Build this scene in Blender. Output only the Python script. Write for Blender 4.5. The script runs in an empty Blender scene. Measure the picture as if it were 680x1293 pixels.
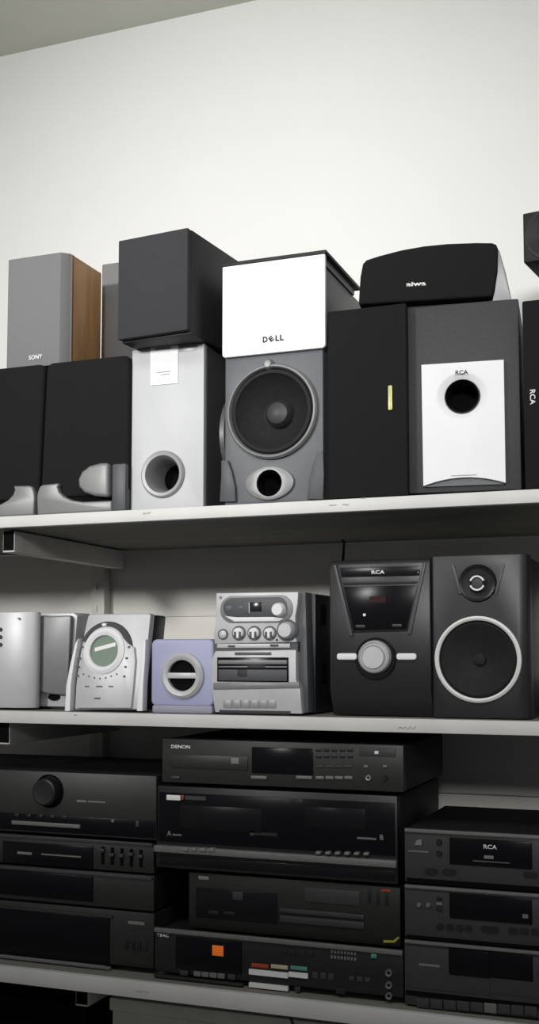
import bpy, bmesh, math, random
from mathutils import Vector, Matrix
random.seed(7)
S = bpy.context.scene
COL = S.collection
R = math.radians

# ------------------------------------------------------------------ camera
W, H = 680, 1293
FPX = 1420.0
PITCH, YAW = R(4.46), R(20.7)
SHIFT = 71.5                       # principal point below the frame centre
CAMP = Vector((0.0, -1.72, 1.50))
cam = bpy.data.cameras.new('camera')
cam.sensor_fit = 'VERTICAL'
cam.sensor_height = 24.0
cam.sensor_width = 24.0
cam.lens = 24.0 * FPX / H
cam.shift_y = SHIFT / H
cam.clip_start = 0.01
camo = bpy.data.objects.new('camera', cam)
COL.objects.link(camo)
camo.location = CAMP
camo.rotation_euler = (R(90) + PITCH, 0, YAW)
S.camera = camo
CM = camo.rotation_euler.to_matrix()

def ray(px, py):
    v = Vector(((px - W / 2) / FPX, -(py - H / 2 - SHIFT) / FPX, -1.0))
    return CM @ v
def on_y(px, py, Y):
    d = ray(px, py); t = (Y - CAMP.y) / d.y
    return CAMP + d * t
def on_z(px, py, Z):
    d = ray(px, py); t = (Z - CAMP.z) / d.z
    return CAMP + d * t

# ------------------------------------------------------------------ materials
def mat(name, col, rough=0.5, metal=0.0, noise=0.06, scale=60.0, bump=0.0, bscale=None, emit=None, spec=0.5, coat=0.0, stretch=None):
    m = bpy.data.materials.new(name); m.use_nodes = True
    nt = m.node_tree; N = nt.nodes; L = nt.links
    b = N['Principled BSDF']
    b.inputs['Roughness'].default_value = rough
    b.inputs['Metallic'].default_value = metal
    b.inputs['Specular IOR Level'].default_value = spec
    b.inputs['Coat Weight'].default_value = coat
    tc = N.new('ShaderNodeTexCoord')
    mp = N.new('ShaderNodeMapping')
    if stretch: mp.inputs['Scale'].default_value = stretch
    L.new(tc.outputs['Object'], mp.inputs['Vector'])
    nz = N.new('ShaderNodeTexNoise'); nz.inputs['Scale'].default_value = scale
    nz.inputs['Detail'].default_value = 4
    L.new(mp.outputs['Vector'], nz.inputs['Vector'])
    cr = N.new('ShaderNodeValToRGB')
    c = col
    cr.color_ramp.elements[0].position = 0.3; cr.color_ramp.elements[1].position = 0.7
    cr.color_ramp.elements[0].color = (*[max(0, x * (1 - noise)) for x in c], 1)
    cr.color_ramp.elements[1].color = (*[min(1, x * (1 + noise)) for x in c], 1)
    L.new(nz.outputs['Fac'], cr.inputs['Fac'])
    L.new(cr.outputs['Color'], b.inputs['Base Color'])
    if bump:
        n2 = N.new('ShaderNodeTexNoise'); n2.inputs['Scale'].default_value = bscale or scale * 4
        L.new(mp.outputs['Vector'], n2.inputs['Vector'])
        bp = N.new('ShaderNodeBump'); bp.inputs['Strength'].default_value = bump
        bp.inputs['Distance'].default_value = 0.001
        L.new(n2.outputs['Fac'], bp.inputs['Height'])
        L.new(bp.outputs['Normal'], b.inputs['Normal'])
    if emit:
        b.inputs['Emission Color'].default_value = (*emit[:3], 1)
        b.inputs['Emission Strength'].default_value = emit[3]
    return m

def srgb(r, g, b):
    f = lambda c: (c / 255 / 12.92) if c / 255 <= 0.04045 else ((c / 255 + 0.055) / 1.055) ** 2.4
    return (f(r), f(g), f(b))

M = {}
M['wall'] = mat('painted_wall', (0.80, 0.80, 0.785), 0.75, noise=0.012, scale=5, bump=0.15, bscale=120)
M['ceiling'] = mat('ceiling_paint', (0.78, 0.79, 0.71), 0.9, noise=0.02, scale=4)
M['floor'] = mat('floor_vinyl', (0.30, 0.29, 0.27), 0.5, noise=0.1, scale=8)
M['board'] = mat('back_board', (0.74, 0.72, 0.68), 0.7, noise=0.07, scale=6, bump=0.15, bscale=60, stretch=(0.3, 1, 3))
M['shelf'] = mat('shelf_paint', (0.66, 0.65, 0.63), 0.5, noise=0.04, scale=14, bump=0.1, bscale=90)
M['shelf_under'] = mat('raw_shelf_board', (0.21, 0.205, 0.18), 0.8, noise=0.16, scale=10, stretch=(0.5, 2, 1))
M['steel'] = mat('grey_steel', (0.58, 0.57, 0.53), 0.5, noise=0.06, scale=30)
M['darksteel'] = mat('dark_steel', (0.06, 0.055, 0.05), 0.5)
M['scuff'] = mat('scuff_mark', (0.33, 0.32, 0.30), 0.8, noise=0.3, scale=300)
M['grille'] = mat('black_grille_cloth', (0.0125, 0.0125, 0.013), 0.95, noise=0.15, scale=500, bump=0.5, bscale=1400, spec=0.2)
M['grille_grey'] = mat('grey_grille_cloth', (0.21, 0.21, 0.215), 0.95, noise=0.06, scale=400, bump=0.4, bscale=1200, spec=0.2)
M['grille_char'] = mat('charcoal_grille_cloth', (0.047, 0.048, 0.052), 0.95, noise=0.10, scale=300, bump=0.4, bscale=1200, spec=0.2)
M['vinyl_black'] = mat('black_vinyl', (0.018, 0.018, 0.020), 0.55, noise=0.15, scale=120, bump=0.2, bscale=500, spec=0.3)
M['vinyl_char'] = mat('charcoal_vinyl', (0.043, 0.043, 0.045), 0.6, noise=0.12, scale=200, bump=0.3, bscale=700, spec=0.35)
M['plastic_black'] = mat('black_plastic', (0.0140, 0.0140, 0.0161), 0.38, noise=0.08, scale=80)
M['plastic_gloss'] = mat('glossy_black_plastic', (0.009, 0.009, 0.011), 0.25, spec=0.25, noise=0.05, scale=40)
M['plastic_char'] = mat('charcoal_plastic', (0.0160, 0.0163, 0.0185), 0.42, noise=0.06, scale=100)
M['deck'] = mat('dark_deck_metal', (0.0235, 0.0235, 0.0220), 0.42, noise=0.10, scale=90)
M['deck_brown'] = mat('dark_olive_metal', (0.0168, 0.0168, 0.0134), 0.42, noise=0.12, scale=90)
M['deck_grey'] = mat('grey_deck_plastic', (0.0468, 0.0468, 0.0484), 0.45, noise=0.08, scale=90)
M['deck_light'] = mat('grey_deck_trim', (0.17, 0.17, 0.162), 0.4, noise=0.10, scale=150)
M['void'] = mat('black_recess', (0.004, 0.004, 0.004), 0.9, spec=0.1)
M['glass'] = mat('smoked_glass', (0.006, 0.006, 0.008), 0.22, noise=0.0, spec=0.18)
M['silver'] = mat('silver_plastic', (0.54, 0.54, 0.555), 0.42, metal=0.15, noise=0.03, scale=60)
M['foot_silver'] = mat('foot_silver', (0.21, 0.21, 0.21), 0.40, metal=0.1, noise=0.04, scale=60)
M['silver_bright'] = mat('bright_silver_plate', (0.80, 0.80, 0.82), 0.5, metal=0.0, noise=0.01, scale=20)
M['silver_dell'] = mat('white_silver_plate', (0.90, 0.90, 0.915), 0.5, metal=0.0, noise=0.01, scale=20)
M['silver_mid'] = mat('satin_silver', (0.33, 0.33, 0.34), 0.42, metal=0.3, noise=0.04, scale=60)
M['silver_dark'] = mat('dull_silver', (0.22, 0.22, 0.225), 0.4, metal=0.2, noise=0.05, scale=60)
M['silver_tower'] = mat('silver_grey_tower', (0.52, 0.525, 0.54), 0.5, noise=0.02, scale=15)
M['slate'] = mat('slate_grey_plastic', (0.098, 0.105, 0.116), 0.5, noise=0.05, scale=60)
M['slate_dark'] = mat('dark_slate_plastic', (0.070, 0.072, 0.080), 0.5, noise=0.06, scale=60)
M['cone'] = mat('black_cone_paper', (0.0085, 0.0085, 0.009), 0.8, noise=0.3, scale=90)
M['cone_grey'] = mat('dark_grey_cone', (0.030, 0.030, 0.032), 0.5, noise=0.2, scale=60)
M['paper'] = mat('white_paper', (0.84, 0.84, 0.85), 0.8, noise=0.01)
M['print'] = mat('grey_print', (0.25, 0.25, 0.28), 0.8)
M['ink'] = mat('dark_ink', (0.03, 0.03, 0.035), 0.6)
M['white'] = mat('white_lettering', (0.85, 0.85, 0.83), 0.6, noise=0.02)
M['dim'] = mat('grey_lettering', (0.2100, 0.2100, 0.1960), 0.6, noise=0.1)
M['gold'] = mat('gold_badge', (0.48, 0.46, 0.18), 0.35, metal=0.3, noise=0.15, scale=600)
M['lilac'] = mat('lilac_plastic', (0.37, 0.38, 0.56), 0.45, noise=0.03, scale=30)
M['lilac_dark'] = mat('grey_lilac_plastic', (0.30, 0.30, 0.37), 0.5, noise=0.03, scale=30)
M['lcd'] = mat('green_lcd', (0.19, 0.255, 0.205), 0.45, spec=0.2, noise=0.04, scale=60)
M['lcd_dark'] = mat('dark_lcd', (0.015, 0.017, 0.02), 0.2)
M['red_lcd'] = mat('dull_red_digits', (0.035, 0.008, 0.010), 0.5, spec=0.15)
M['orange'] = mat('orange_lamp', (0.7, 0.15, 0.02), 0.4, emit=(1.0, 0.20, 0.02, 0.22))
M['redbtn'] = mat('red_print', (0.42, 0.06, 0.03), 0.5)
M['cream'] = mat('cream_print', (0.55, 0.50, 0.33), 0.5)
M['green'] = mat('green_print', (0.10, 0.30, 0.25), 0.5)
M['yellow'] = mat('yellow_sticker', (0.42, 0.42, 0.06), 0.5)
M['carton'] = mat('grey_carton', (0.52, 0.52, 0.45), 0.8, noise=0.06, scale=20)
M['cable'] = mat('black_cable_rubber', (0.012, 0.012, 0.012), 0.5)

# wood with grain
def wood():
    m = mat('walnut_veneer', (0.42, 0.21, 0.065), 0.45, noise=0.25, scale=18, stretch=(1, 3, 0.35))
    return m
M['wood'] = wood()
# vertical brushed hi-fi silver
def brushed():
    return mat('brushed_silver', (0.56, 0.56, 0.56), 0.34, metal=0.45, noise=0.10, scale=25, stretch=(6, 1, 0.3))
M['brushed'] = brushed()

# ------------------------------------------------------------------ mesh helpers (each part = one MB)
class MB:
    def __init__(s): s.bm = bmesh.new()
    def _add(s, tmp, bev=0, seg=2, ang=30):
        if bev > 0:
            bmesh.ops.recalc_face_normals(tmp, faces=tmp.faces)
            es = [e for e in tmp.edges if len(e.link_faces) == 2 and e.calc_face_angle(0) > R(ang)]
            bmesh.ops.bevel(tmp, geom=es, offset=bev, offset_type='OFFSET', segments=seg, profile=0.5, affect='EDGES', clamp_overlap=True)
        me = bpy.data.meshes.new('tmp'); tmp.to_mesh(me); tmp.free()
        s.bm.from_mesh(me); bpy.data.meshes.remove(me)
        return s
    def box(s, x0, x1, y0, y1, z0, z1, bev=0, seg=2):
        t = bmesh.new()
        x0, x1 = min(x0, x1), max(x0, x1); y0, y1 = min(y0, y1), max(y0, y1); z0, z1 = min(z0, z1), max(z0, z1)
        bmesh.ops.create_cube(t, size=1)
        for v in t.verts:
            v.co = Vector((x0 + (v.co.x + .5) * (x1 - x0), y0 + (v.co.y + .5) * (y1 - y0), z0 + (v.co.z + .5) * (z1 - z0)))
        return s._add(t, bev, seg)
    def prism(s, pts, a0, a1, axis='y', bev=0, seg=2, ang=30, inset=None):
        """pts polygon: axis y -> (x,z); axis x -> (y,z); axis z -> (x,y). inset=(scale) shrinks the a0 end about the centroid"""
        t = bmesh.new()
        cx = sum(p[0] for p in pts) / len(pts); cy = sum(p[1] for p in pts) / len(pts)
        def mk(p, a):
            if axis == 'y': return (p[0], a, p[1])
            if axis == 'x': return (a, p[0], p[1])
            return (p[0], p[1], a)
        k = inset or 1
        A = [t.verts.new(mk((cx + (p[0] - cx) * k, cy + (p[1] - cy) * k), a0)) for p in pts]
        B = [t.verts.new(mk(p, a1)) for p in pts]
        t.faces.new(A); t.faces.new(B[::-1])
        n = len(pts)
        for i in range(n):
            t.faces.new((A[i], B[i], B[(i + 1) % n], A[(i + 1) % n]))
        bmesh.ops.recalc_face_normals(t, faces=t.faces)
        return s._add(t, bev, seg, ang)
    def lathe(s, prof, cx, cz, n=48, closed=False, axis='y', sx=1.0, sz=1.0, cy=0.0):
        """prof: (r, y) about the axis; axis x: prof (r, x)"""
        t = bmesh.new(); rings = []
        for r, y in prof:
            if r < 1e-7:
                rings.append([t.verts.new((0, y, 0))])
            else:
                rings.append([t.verts.new((r * math.cos(2 * math.pi * i / n) * sx, y, r * math.sin(2 * math.pi * i / n) * sz)) for i in range(n)])
        m = len(rings)
        for k in range(m if closed else m - 1):
            a, b = rings[k], rings[(k + 1) % m]
            for i in range(n):
                j = (i + 1) % n
                if len(a) == 1 and len(b) == 1: continue
                if len(a) == 1: t.faces.new((a[0], b[i], b[j]))
                elif len(b) == 1: t.faces.new((a[i], b[0], a[j]))
                else: t.faces.new((a[i], b[i], b[j], a[j]))
        for v in t.verts:
            if axis == 'y': v.co = Vector((v.co.x + cx, v.co.y + cy, v.co.z + cz))
            elif axis == 'x': v.co = Vector((v.co.y, v.co.x + cx, v.co.z + cz))   # cx is then the y position
            else: v.co = Vector((v.co.x + cx, v.co.z + cz, v.co.y))
        bmesh.ops.recalc_face_normals(t, faces=t.faces)
        return s._add(t)
    def tube(s, pts, r, n=10):
        t = bmesh.new(); rings = []
        P = [Vector(p) for p in pts]
        for i, p in enumerate(P):
            d = (P[min(i + 1, len(P) - 1)] - P[max(i - 1, 0)]).normalized()
            u = d.cross(Vector((0, 0, 1)))
            if u.length < 0.1: u = d.cross(Vector((1, 0, 0)))
            u.normalize(); w = d.cross(u)
            rings.append([t.verts.new(p + (u * math.cos(2 * math.pi * k / n) + w * math.sin(2 * math.pi * k / n)) * r) for k in range(n)])
        for a, b in zip(rings, rings[1:]):
            for i in range(n): t.faces.new((a[i], b[i], b[(i + 1) % n], a[(i + 1) % n]))
        t.faces.new(rings[0]); t.faces.new(rings[-1][::-1])
        bmesh.ops.recalc_face_normals(t, faces=t.faces)
        return s._add(t)
    def warp(s, fn):
        for v in s.bm.verts: v.co = Vector(fn(v.co.x, v.co.y, v.co.z))
        return s
    def subdiv(s, cuts=6):
        bmesh.ops.subdivide_edges(s.bm, edges=s.bm.edges[:], cuts=cuts, use_grid_fill=True); return s
    def build(s, name, m, parent=None, sharp=32, cut=None, label=None, mats=None):
        me = bpy.data.meshes.new(name); s.bm.to_mesh(me); s.bm.free()
        me.materials.append(M[m] if isinstance(m, str) else m)
        o = bpy.data.objects.new(name, me); COL.objects.link(o)
        if cut is not None:
            cme = bpy.data.meshes.new('cutter'); cut.bm.to_mesh(cme); cut.bm.free()
            co = bpy.data.objects.new('cutter', cme); COL.objects.link(co)
            md = o.modifiers.new('b', 'BOOLEAN'); md.object = co; md.operation = 'DIFFERENCE'; md.solver = 'EXACT'
            bpy.context.view_layer.update()
            dg = bpy.context.evaluated_depsgraph_get()
            nm = bpy.data.meshes.new_from_object(o.evaluated_get(dg))
            o.modifiers.clear(); o.data = nm; nm.name = name
            bpy.data.objects.remove(co); bpy.data.meshes.remove(me); bpy.data.meshes.remove(cme)
            me = nm
        for p in me.polygons: p.use_smooth = True
        me.set_sharp_from_angle(angle=R(sharp))
        if parent is not None: o.parent = parent
        if label: o['label'] = label
        return o

class Face:
    """local frame of an object: x along its front, y into it, z up; origin at the base, lower left of the front"""
    def __init__(s, pxl, pyl, Y, rot=0.0, z=None):
        p = on_y(pxl, pyl, Y)
        s.o = Vector((p.x, Y, p.z if z is None else z)); s.r = R(rot)
        s.dx = Vector((math.cos(s.r), math.sin(s.r), 0)); s.dy = Vector((-math.sin(s.r), math.cos(s.r), 0))
    def p(s, px, py, y=0.0):
        d = ray(px, py); o = s.o + s.dy * y
        t = (o - CAMP).dot(s.dy) / d.dot(s.dy)
        w = CAMP + d * t - s.o
        return (w.dot(s.dx), w.z)
    def x(s, px, py=700, y=0.0): return s.p(px, py, y)[0]
    def z(s, px, py, y=0.0): return s.p(px, py, y)[1]
    def rect(s, cx, cy, w, h, y=0.0):
        u, z = s.p(cx, cy, y)
        du = s.x(cx + w / 2, cy, y) - s.x(cx - w / 2, cy, y); dz = s.z(cx, cy - h / 2, y) - s.z(cx, cy + h / 2, y)
        return (u - du / 2, u + du / 2, z - dz / 2, z + dz / 2)
    def root(s, name, label, cat, group=None):
        o = bpy.data.objects.new(name, None); COL.objects.link(o); o.empty_display_size = 0.05
        o.location = s.o; o.rotation_euler = (0, 0, s.r)
        o['label'] = label; o['category'] = cat
        if group: o['group'] = group
        return o

def plate(f, cx, cy, w, h, depth, name, m, parent, y=0.0, bev=0.0006, sink=0.001, label=None):
    x0, x1, z0, z1 = f.rect(cx, cy, w, h, y); z0 = max(z0, .0015); z1 = max(z1, z0 + .001)
    return MB().box(x0, x1, y - depth, y + sink, z0, z1, bev).build(name, m, parent, label=label)
def quad(f, pts, d0, d1, name, m, parent, bev=0.0, label=None, y=0.0):
    return MB().prism([f.p(*p, y) for p in pts], y + d0, y + d1, 'y', bev).build(name, m, parent, label=label)

def band(f, x0, x1, y0, y1, d0, d1, name, m, parent, bev=0.0, label=None):
    # level strip: y0, y1 taken at its left end
    a, za = f.p(x0, y0); b = f.x(x1, y0); zb_ = max(f.z(x0, y1), .0015)
    return MB().box(a, b, d0, d1, zb_, za, bev).build(name, m, parent, label=label)
def text(s, f, cx, cy, h, m, parent, y=-0.0012, w=None, name='lettering', bold=0.0, rot=0.0, ext=0.0004):
    cu = bpy.data.curves.new('txt', 'FONT'); cu.body = s; cu.align_x = 'CENTER'; cu.align_y = 'CENTER'
    cu.size = 1; cu.extrude = 0.0; cu.offset = bold; cu.resolution_u = 3
    o = bpy.data.objects.new('txt', cu); COL.objects.link(o)
    bpy.context.view_layer.update()
    me = bpy.data.meshes.new_from_object(o.evaluated_get(bpy.context.evaluated_depsgraph_get()))
    bpy.data.objects.remove(o)
    xs = [v.co.x for v in me.vertices]; ys = [v.co.y for v in me.vertices]
    bw, bh = max(xs) - min(xs), max(ys) - min(ys); mx, my = (max(xs) + min(xs)) / 2, (max(ys) + min(ys)) / 2
    u, z = f.p(cx, cy, y)
    hh = f.z(cx, cy - h / 2, y) - f.z(cx, cy + h / 2, y)
    sz = hh / bh
    sx = sz if w is None else (f.x(cx + w / 2, cy, y) - f.x(cx - w / 2, cy, y)) / bw
    bm = bmesh.new(); bm.from_mesh(me); bpy.data.meshes.remove(me)
    r = R(rot)
    if rot:
        # h then counts the length of the word along the vertical, w its cap height
        L_ = hh; sx = L_ / bw; sz = (f.x(cx + (w or 6) / 2, cy, y) - f.x(cx - (w or 6) / 2, cy, y)) / bh
    g = bmesh.ops.extrude_face_region(bm, geom=bm.faces[:])
    for v in [e for e in g['geom'] if isinstance(e, bmesh.types.BMVert)]: v.co.z -= 1
    for v in bm.verts:
        a, b = (v.co.x - mx) * sx, (v.co.y - my) * sz
        a, b = a * math.cos(r) - b * math.sin(r), a * math.sin(r) + b * math.cos(r)
        v.co = Vector((u + a, y - ext + (0 if v.co.z > -0.5 else ext * 2), z + b))
    bmesh.ops.recalc_face_normals(bm, faces=bm.faces)
    me = bpy.data.meshes.new(name); bm.to_mesh(me); bm.free(); me.materials.append(M[m])
    ob = bpy.data.objects.new(name, me); COL.objects.link(ob); ob.parent = parent
    return ob

def arc(cx, cy, r, a0, a1, n, ry=None):
    ry = r if ry is None else ry
    return [(cx + r * math.cos(R(a0 + (a1 - a0) * i / n)), cy + ry * math.sin(R(a0 + (a1 - a0) * i / n))) for i in range(n + 1)]
def rrect(x0, x1, z0, z1, r, n=6):
    return arc(x1 - r, z1 - r, r, 0, 90, n) + arc(x0 + r, z1 - r, r, 90, 180, n) + arc(x0 + r, z0 + r, r, 180, 270, n) + arc(x1 - r, z0 + r, r, 270, 360, n)
def disc_cutter(cx, cz, r, y1, n=48, y0=-0.02):
    return MB().lathe([(0, y0), (r, y0), (r, y1), (0, y1)], cx, cz, n)

# ------------------------------------------------------------------ shelf levels
z1 = (on_y(0, 652, 0).z + on_y(680, 617, 0).z) / 2
z2 = (on_y(0, 897, 0).z + on_y(680, 911, 0).z) / 2
z3 = (on_y(0, 1221, 0).z + on_y(500, 1276, 0).z) / 2
z1b = on_y(340, 650.5, 0).z
z2b = on_y(340, 921, 0).z
z3b = on_y(200, 1264, 0).z
WY = on_z(300, 692, z1b).y
print('LEVELS', z1, z1b, z2, z2b, z3, z3b, 'wall', WY, on_z(150, 698, z1b).y, on_z(680, 681, z1b).y)
WY = min(max(WY, 0.36), 0.50)
zc = on_y(175, 33, WY).z
print('ceiling', zc)

def struct(o): o['kind'] = 'structure'; return o
XL, XR = -3.2, 2.6
struct(MB().box(XL, XR, WY, WY + 0.12, 0, zc + 0.1).build('wall_back', 'wall'))
struct(MB().box(XL - .1, XR + .1, -4.2, WY + 0.12, zc, zc + 0.1).build('ceiling', 'ceiling'))
struct(MB().box(XL - .1, XR + .1, -4.2, WY + 0.12, -0.1, 0).build('floor', 'floor'))
struct(MB().box(XL - .1, XL, -4.2, WY, 0, zc).build('wall_left', 'wall'))

def tag(o, label, cat, group=None):
    o['label'] = label; o['category'] = cat
    if group: o['group'] = group
    return o

# wall boards behind the two lower bays
pl = [(z2 + 0.001, on_y(230, 779, WY).z), (on_y(230, 779, WY).z + .0006, z1b - 0.001)]
for a, b in pl + [(z3 + .001, z2b - .15), (z2b - .148, z2b - .001)]:
    o = MB().box(XL + .01, XR - .01, WY - 0.012, WY, a, b, 0.0004).build('trim_1', 'board'); struct(o)
BY = WY - 0.012

def shelf(zt, zb, label, marks):
    root = bpy.data.objects.new('shelf_board', None); COL.objects.link(root); root.location = (0, 0, zb)
    tag(root, label, 'shelf', 'shelf boards')
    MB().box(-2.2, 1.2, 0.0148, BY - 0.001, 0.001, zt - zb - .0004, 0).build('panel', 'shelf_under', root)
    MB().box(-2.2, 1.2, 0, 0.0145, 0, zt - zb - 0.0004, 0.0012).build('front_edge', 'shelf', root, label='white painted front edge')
    f = Face(0, 700, 0, 0, zb)
    for (px, py, w, h) in marks:
        u = on_y(px, py, 0); k = 0.0012
        n = 7; W_, H_ = w * k, h * k * .35
        pts = [(u.x - W_ / 2 + W_ * i / n, -.0002, u.z - zb + (H_ if i % 2 else -H_) * random.uniform(.3, 1)) for i in range(n + 1)]
        MB().tube(pts, .0006, 5).build('scuff', 'scuff', root, label='dark pencil-like scuff')
    return root
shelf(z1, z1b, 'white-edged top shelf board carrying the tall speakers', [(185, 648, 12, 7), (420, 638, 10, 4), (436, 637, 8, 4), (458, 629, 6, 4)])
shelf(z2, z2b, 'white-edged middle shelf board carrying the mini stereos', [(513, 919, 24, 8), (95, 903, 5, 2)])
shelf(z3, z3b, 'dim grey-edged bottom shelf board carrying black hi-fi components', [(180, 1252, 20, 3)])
MB()

# uprights on the wall and bracket arms under the boards
ux = on_y(132, 740, BY).x
def upright(xc, label):
    root = bpy.data.objects.new('shelf_upright', None); COL.objects.link(root); root.location = (xc, BY, z3b - .5)
    tag(root, label, 'shelf upright')
    w = 0.016
    for a, b in ((0.0, z3b - .002 - (z3b - .5)), (z3 + .002 - (z3b - .5), z2b - .002 - (z3b - .5)), (z2 + .002 - (z3b - .5), z1b - .002 - (z3b - .5))):
        cut = MB()
        k = a + 0.04
        while k < b - 0.03:
            cut.box(-.003, .003, -.05, -.0275, k, k + .014); k += 0.05
        MB().box(-w, w, -0.030, -0.0005, a, b, 0.001).build('channel', 'steel', root, cut=cut)
upright(ux, 'grey steel slotted upright against the wall behind the silver clock radio')
def bracket(xc, zt, label, yf=0.035, h=0.04):
    root = bpy.data.objects.new('shelf_bracket', None); COL.objects.link(root); root.location = (xc, 0, zt - h)
    tag(root, label, 'shelf bracket')
    t = .0125
    # folded channel: two webs, a lower flange and a dark open front end
    MB().box(-t, t, yf, BY - .032, 0, h - .001, 0.001).build('arm', 'steel', root, cut=MB().box(-t + .0012, t - .0012, yf - .02, yf + .05, 0.003, h + .01))
    MB().box(-t + .0013, t - .0013, yf - .0005, yf + .01, 0.0032, h - .0012).build('end_plug', 'void', root, label='dark open end')
bx = on_y(11, 684, 0.035).x
bracket(bx, z1b - .001, 'grey steel bracket arm under the left end of the top shelf')
bx2 = on_y(5, 920, 0.035).x
bracket(bx2, z2b - .001, 'dark steel bracket arm under the left end of the middle shelf')
bracket(on_y(128, 1275, 0.12).x, z3b - .001, 'grey steel bracket arm under the bottom shelf beside the carton', yf=.05)

# carton below the bottom shelf
f = Face(140, 1280, 0.06, 0, 0)
cz = min(on_y(200, 1267, .06).z, z3b - .004)
rt = bpy.data.objects.new('storage_carton', None); COL.objects.link(rt); rt.location = (f.o.x, .06, cz - .30)
tag(rt, 'grey carton with a lid standing below the bottom shelf', 'box')
MB().box(0, .62, 0.004, .30, 0, .2778, .003).build('body', 'carton', rt)
MB().box(-.004, .624, 0, .304, .278, .30, .003).build('lid', 'carton', rt)
rs = bpy.data.objects.new('low_stand', None); COL.objects.link(rs); rs.location = (f.o.x, .06, 0)
tag(rs, 'low grey stand carrying the carton under the bottom shelf', 'stand')
hh = cz - .30
MB().box(-.01, .64, 0, .31, hh - .03, hh, .002).build('top', 'carton', rs)
for a in (0, .6):
    for b in (0.01, .27): MB().box(a, a + .03, b, b + .03, 0, hh - .03, .001).build('leg', 'steel', rs)

kx = on_y(112, 1280, .08).x  # cabinet added to keep the space under the bottom shelf dark
rk = bpy.data.objects.new('added_dark_cabinet', None); COL.objects.link(rk); rk.location = (kx - .50, .08, 0)
tag(rk, 'made-up black cabinet darkening the space below the left end of the bottom shelf', 'cabinet')
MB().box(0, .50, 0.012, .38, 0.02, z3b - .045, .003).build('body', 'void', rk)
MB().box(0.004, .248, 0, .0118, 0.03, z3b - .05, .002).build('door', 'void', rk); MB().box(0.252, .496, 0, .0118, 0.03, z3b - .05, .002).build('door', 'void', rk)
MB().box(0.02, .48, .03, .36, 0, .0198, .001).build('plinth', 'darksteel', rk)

# ================================================================== TOP SHELF
# ---- A: pair of cloth speakers with silver feet
def cloth_speaker(pxl, pxr, mirror, label):
    f = Face(pxl, 550, 0.012, 0, z1)
    root = f.root('satellite_speaker', label, 'speaker', 'cloth speakers with silver feet')
    w = f.x(pxr, 550); zt = f.z((pxl + pxr) / 2, 455, .0) if not mirror else f.z(110, 453)
    zt = ZT_A
    zf = f.z(60, 613) if not mirror else f.z(60, 613)
    zf = 0.052
    d = .38
    d = .38
    def sh(x, y, z):
        k = max(0, min(1, z / ZT_A)) * .0105
        if mirror: return (x + k * max(0, x / w) ** 3, y, z)
        return (x + k * max(0, 1 - x / w) ** 3, y, z)
    MB().prism(rrect(0.003, w - .001, 0.004, zt - .002, .010), 0.031, d, 'y', bev=.003).warp(sh).build('cabinet', 'vinyl_black', root)
    gp = rrect(0.001, w - .001, .030, zt, .014)
    MB().prism(gp, 0.0, 0.03, 'y', bev=0.006, seg=3).warp(sh).build('grille', 'grille', root)
    q = Face(50.5, 550, 0.012, 0, z1)
    w2 = q.x(163, 550)
    def P(px_, py_):
        a, b = q.p(px_, py_)
        return ((w - a) if mirror else a, max(b, 0.0))
    fp = [P(*v) for v in [(51, 641), (50, 630), (51, 622), (54, 615), (58, 613), (78, 611), (76, 616), (78, 622), (84, 628), (94, 632.5), (108, 634.5), (144, 633), (144, 641)]]
    fp = [(a, b if i not in (0, 12) else 0.0) for i, (a, b) in enumerate(fp)]
    MB().prism(fp, -.010, 0.03, 'y', bev=.0028, seg=3, ang=50).build('foot', 'foot_silver', root, label='curved silver foot')
    MB().box(*sorted((P(60, 600)[0], P(144, 600)[0])), 0.003, .03, 0.002, .0298, .001).build('recess', 'void', root)
    dp = [P(*v) for v in [(142, 586), (132, 586), (118, 589.5), (108, 597), (103.5, 607), (104.5, 616), (111, 623), (124, 627.5), (142, 629)]]
    MB().prism(dp, -.016, .003, 'y', bev=.006, seg=4, ang=50).build('dome', 'foot_silver', root, label='half oval silver cap')
    a, b = sorted((P(143, 600)[0], P(161, 600)[0]))
    MB().box(a, b, -.007, .03, 0.0, P(150, 586)[1], .004).build('side_cheek', 'slate_dark', root, label='dark grey side cheek')
    return root, f, w
fA = Face(56, 550, 0.012, 0, z1)
ZT_A = fA.z(110, 453)
cloth_speaker(-66, 49.5, True, 'black cloth speaker with silver foot, cut by the left picture edge')
cloth_speaker(50.5, 163, False, 'black cloth speaker with silver foot and oval dome beside the silver tower')

# ---- B: grey bookshelf speakers with wood sides on top of them
def grey_speaker(pxl, pxr, pyt, label, first, Y=.035):
    f = Face(pxl, 400, Y, 0, z1 + ZT_A + .0005)
    root = f.root('bookshelf_speaker', label, 'speaker', 'grey cloth speakers with wood sides')
    w = f.x(pxr, 400); h = f.z(pxl + 10, pyt)
    MB().box(0.001, w - .0005, 0.014, .125, 0, h - .001, .0015).build('cabinet', 'wood', root, label='brown wood grain cabinet')
    g = MB().prism([(0, .0145), (0, 0.004), (0.004, 0), (w - .016, 0), (w - .001, 0.0145)], 0.002, h, 'z', bev=.0008)
    g_ = g.build('grille', 'grille_grey', root)
    MB().box(w - .0005, w + .0006, .0145, .019, 0.002, h - .002).build('edge_trim', 'slate_dark', root, label='dark edge strip')
    if first: text('SONY', f, 45, 451, 6, 'white', g_, w=17, bold=.03, name='logo')
    return root
grey_speaker(8, 85, 327, 'grey cloth bookshelf speaker with brown wood side at far left', True)
grey_speaker(127, 196, 333, 'grey cloth speaker half hidden behind the charcoal cube speaker', False, .212)

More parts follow.
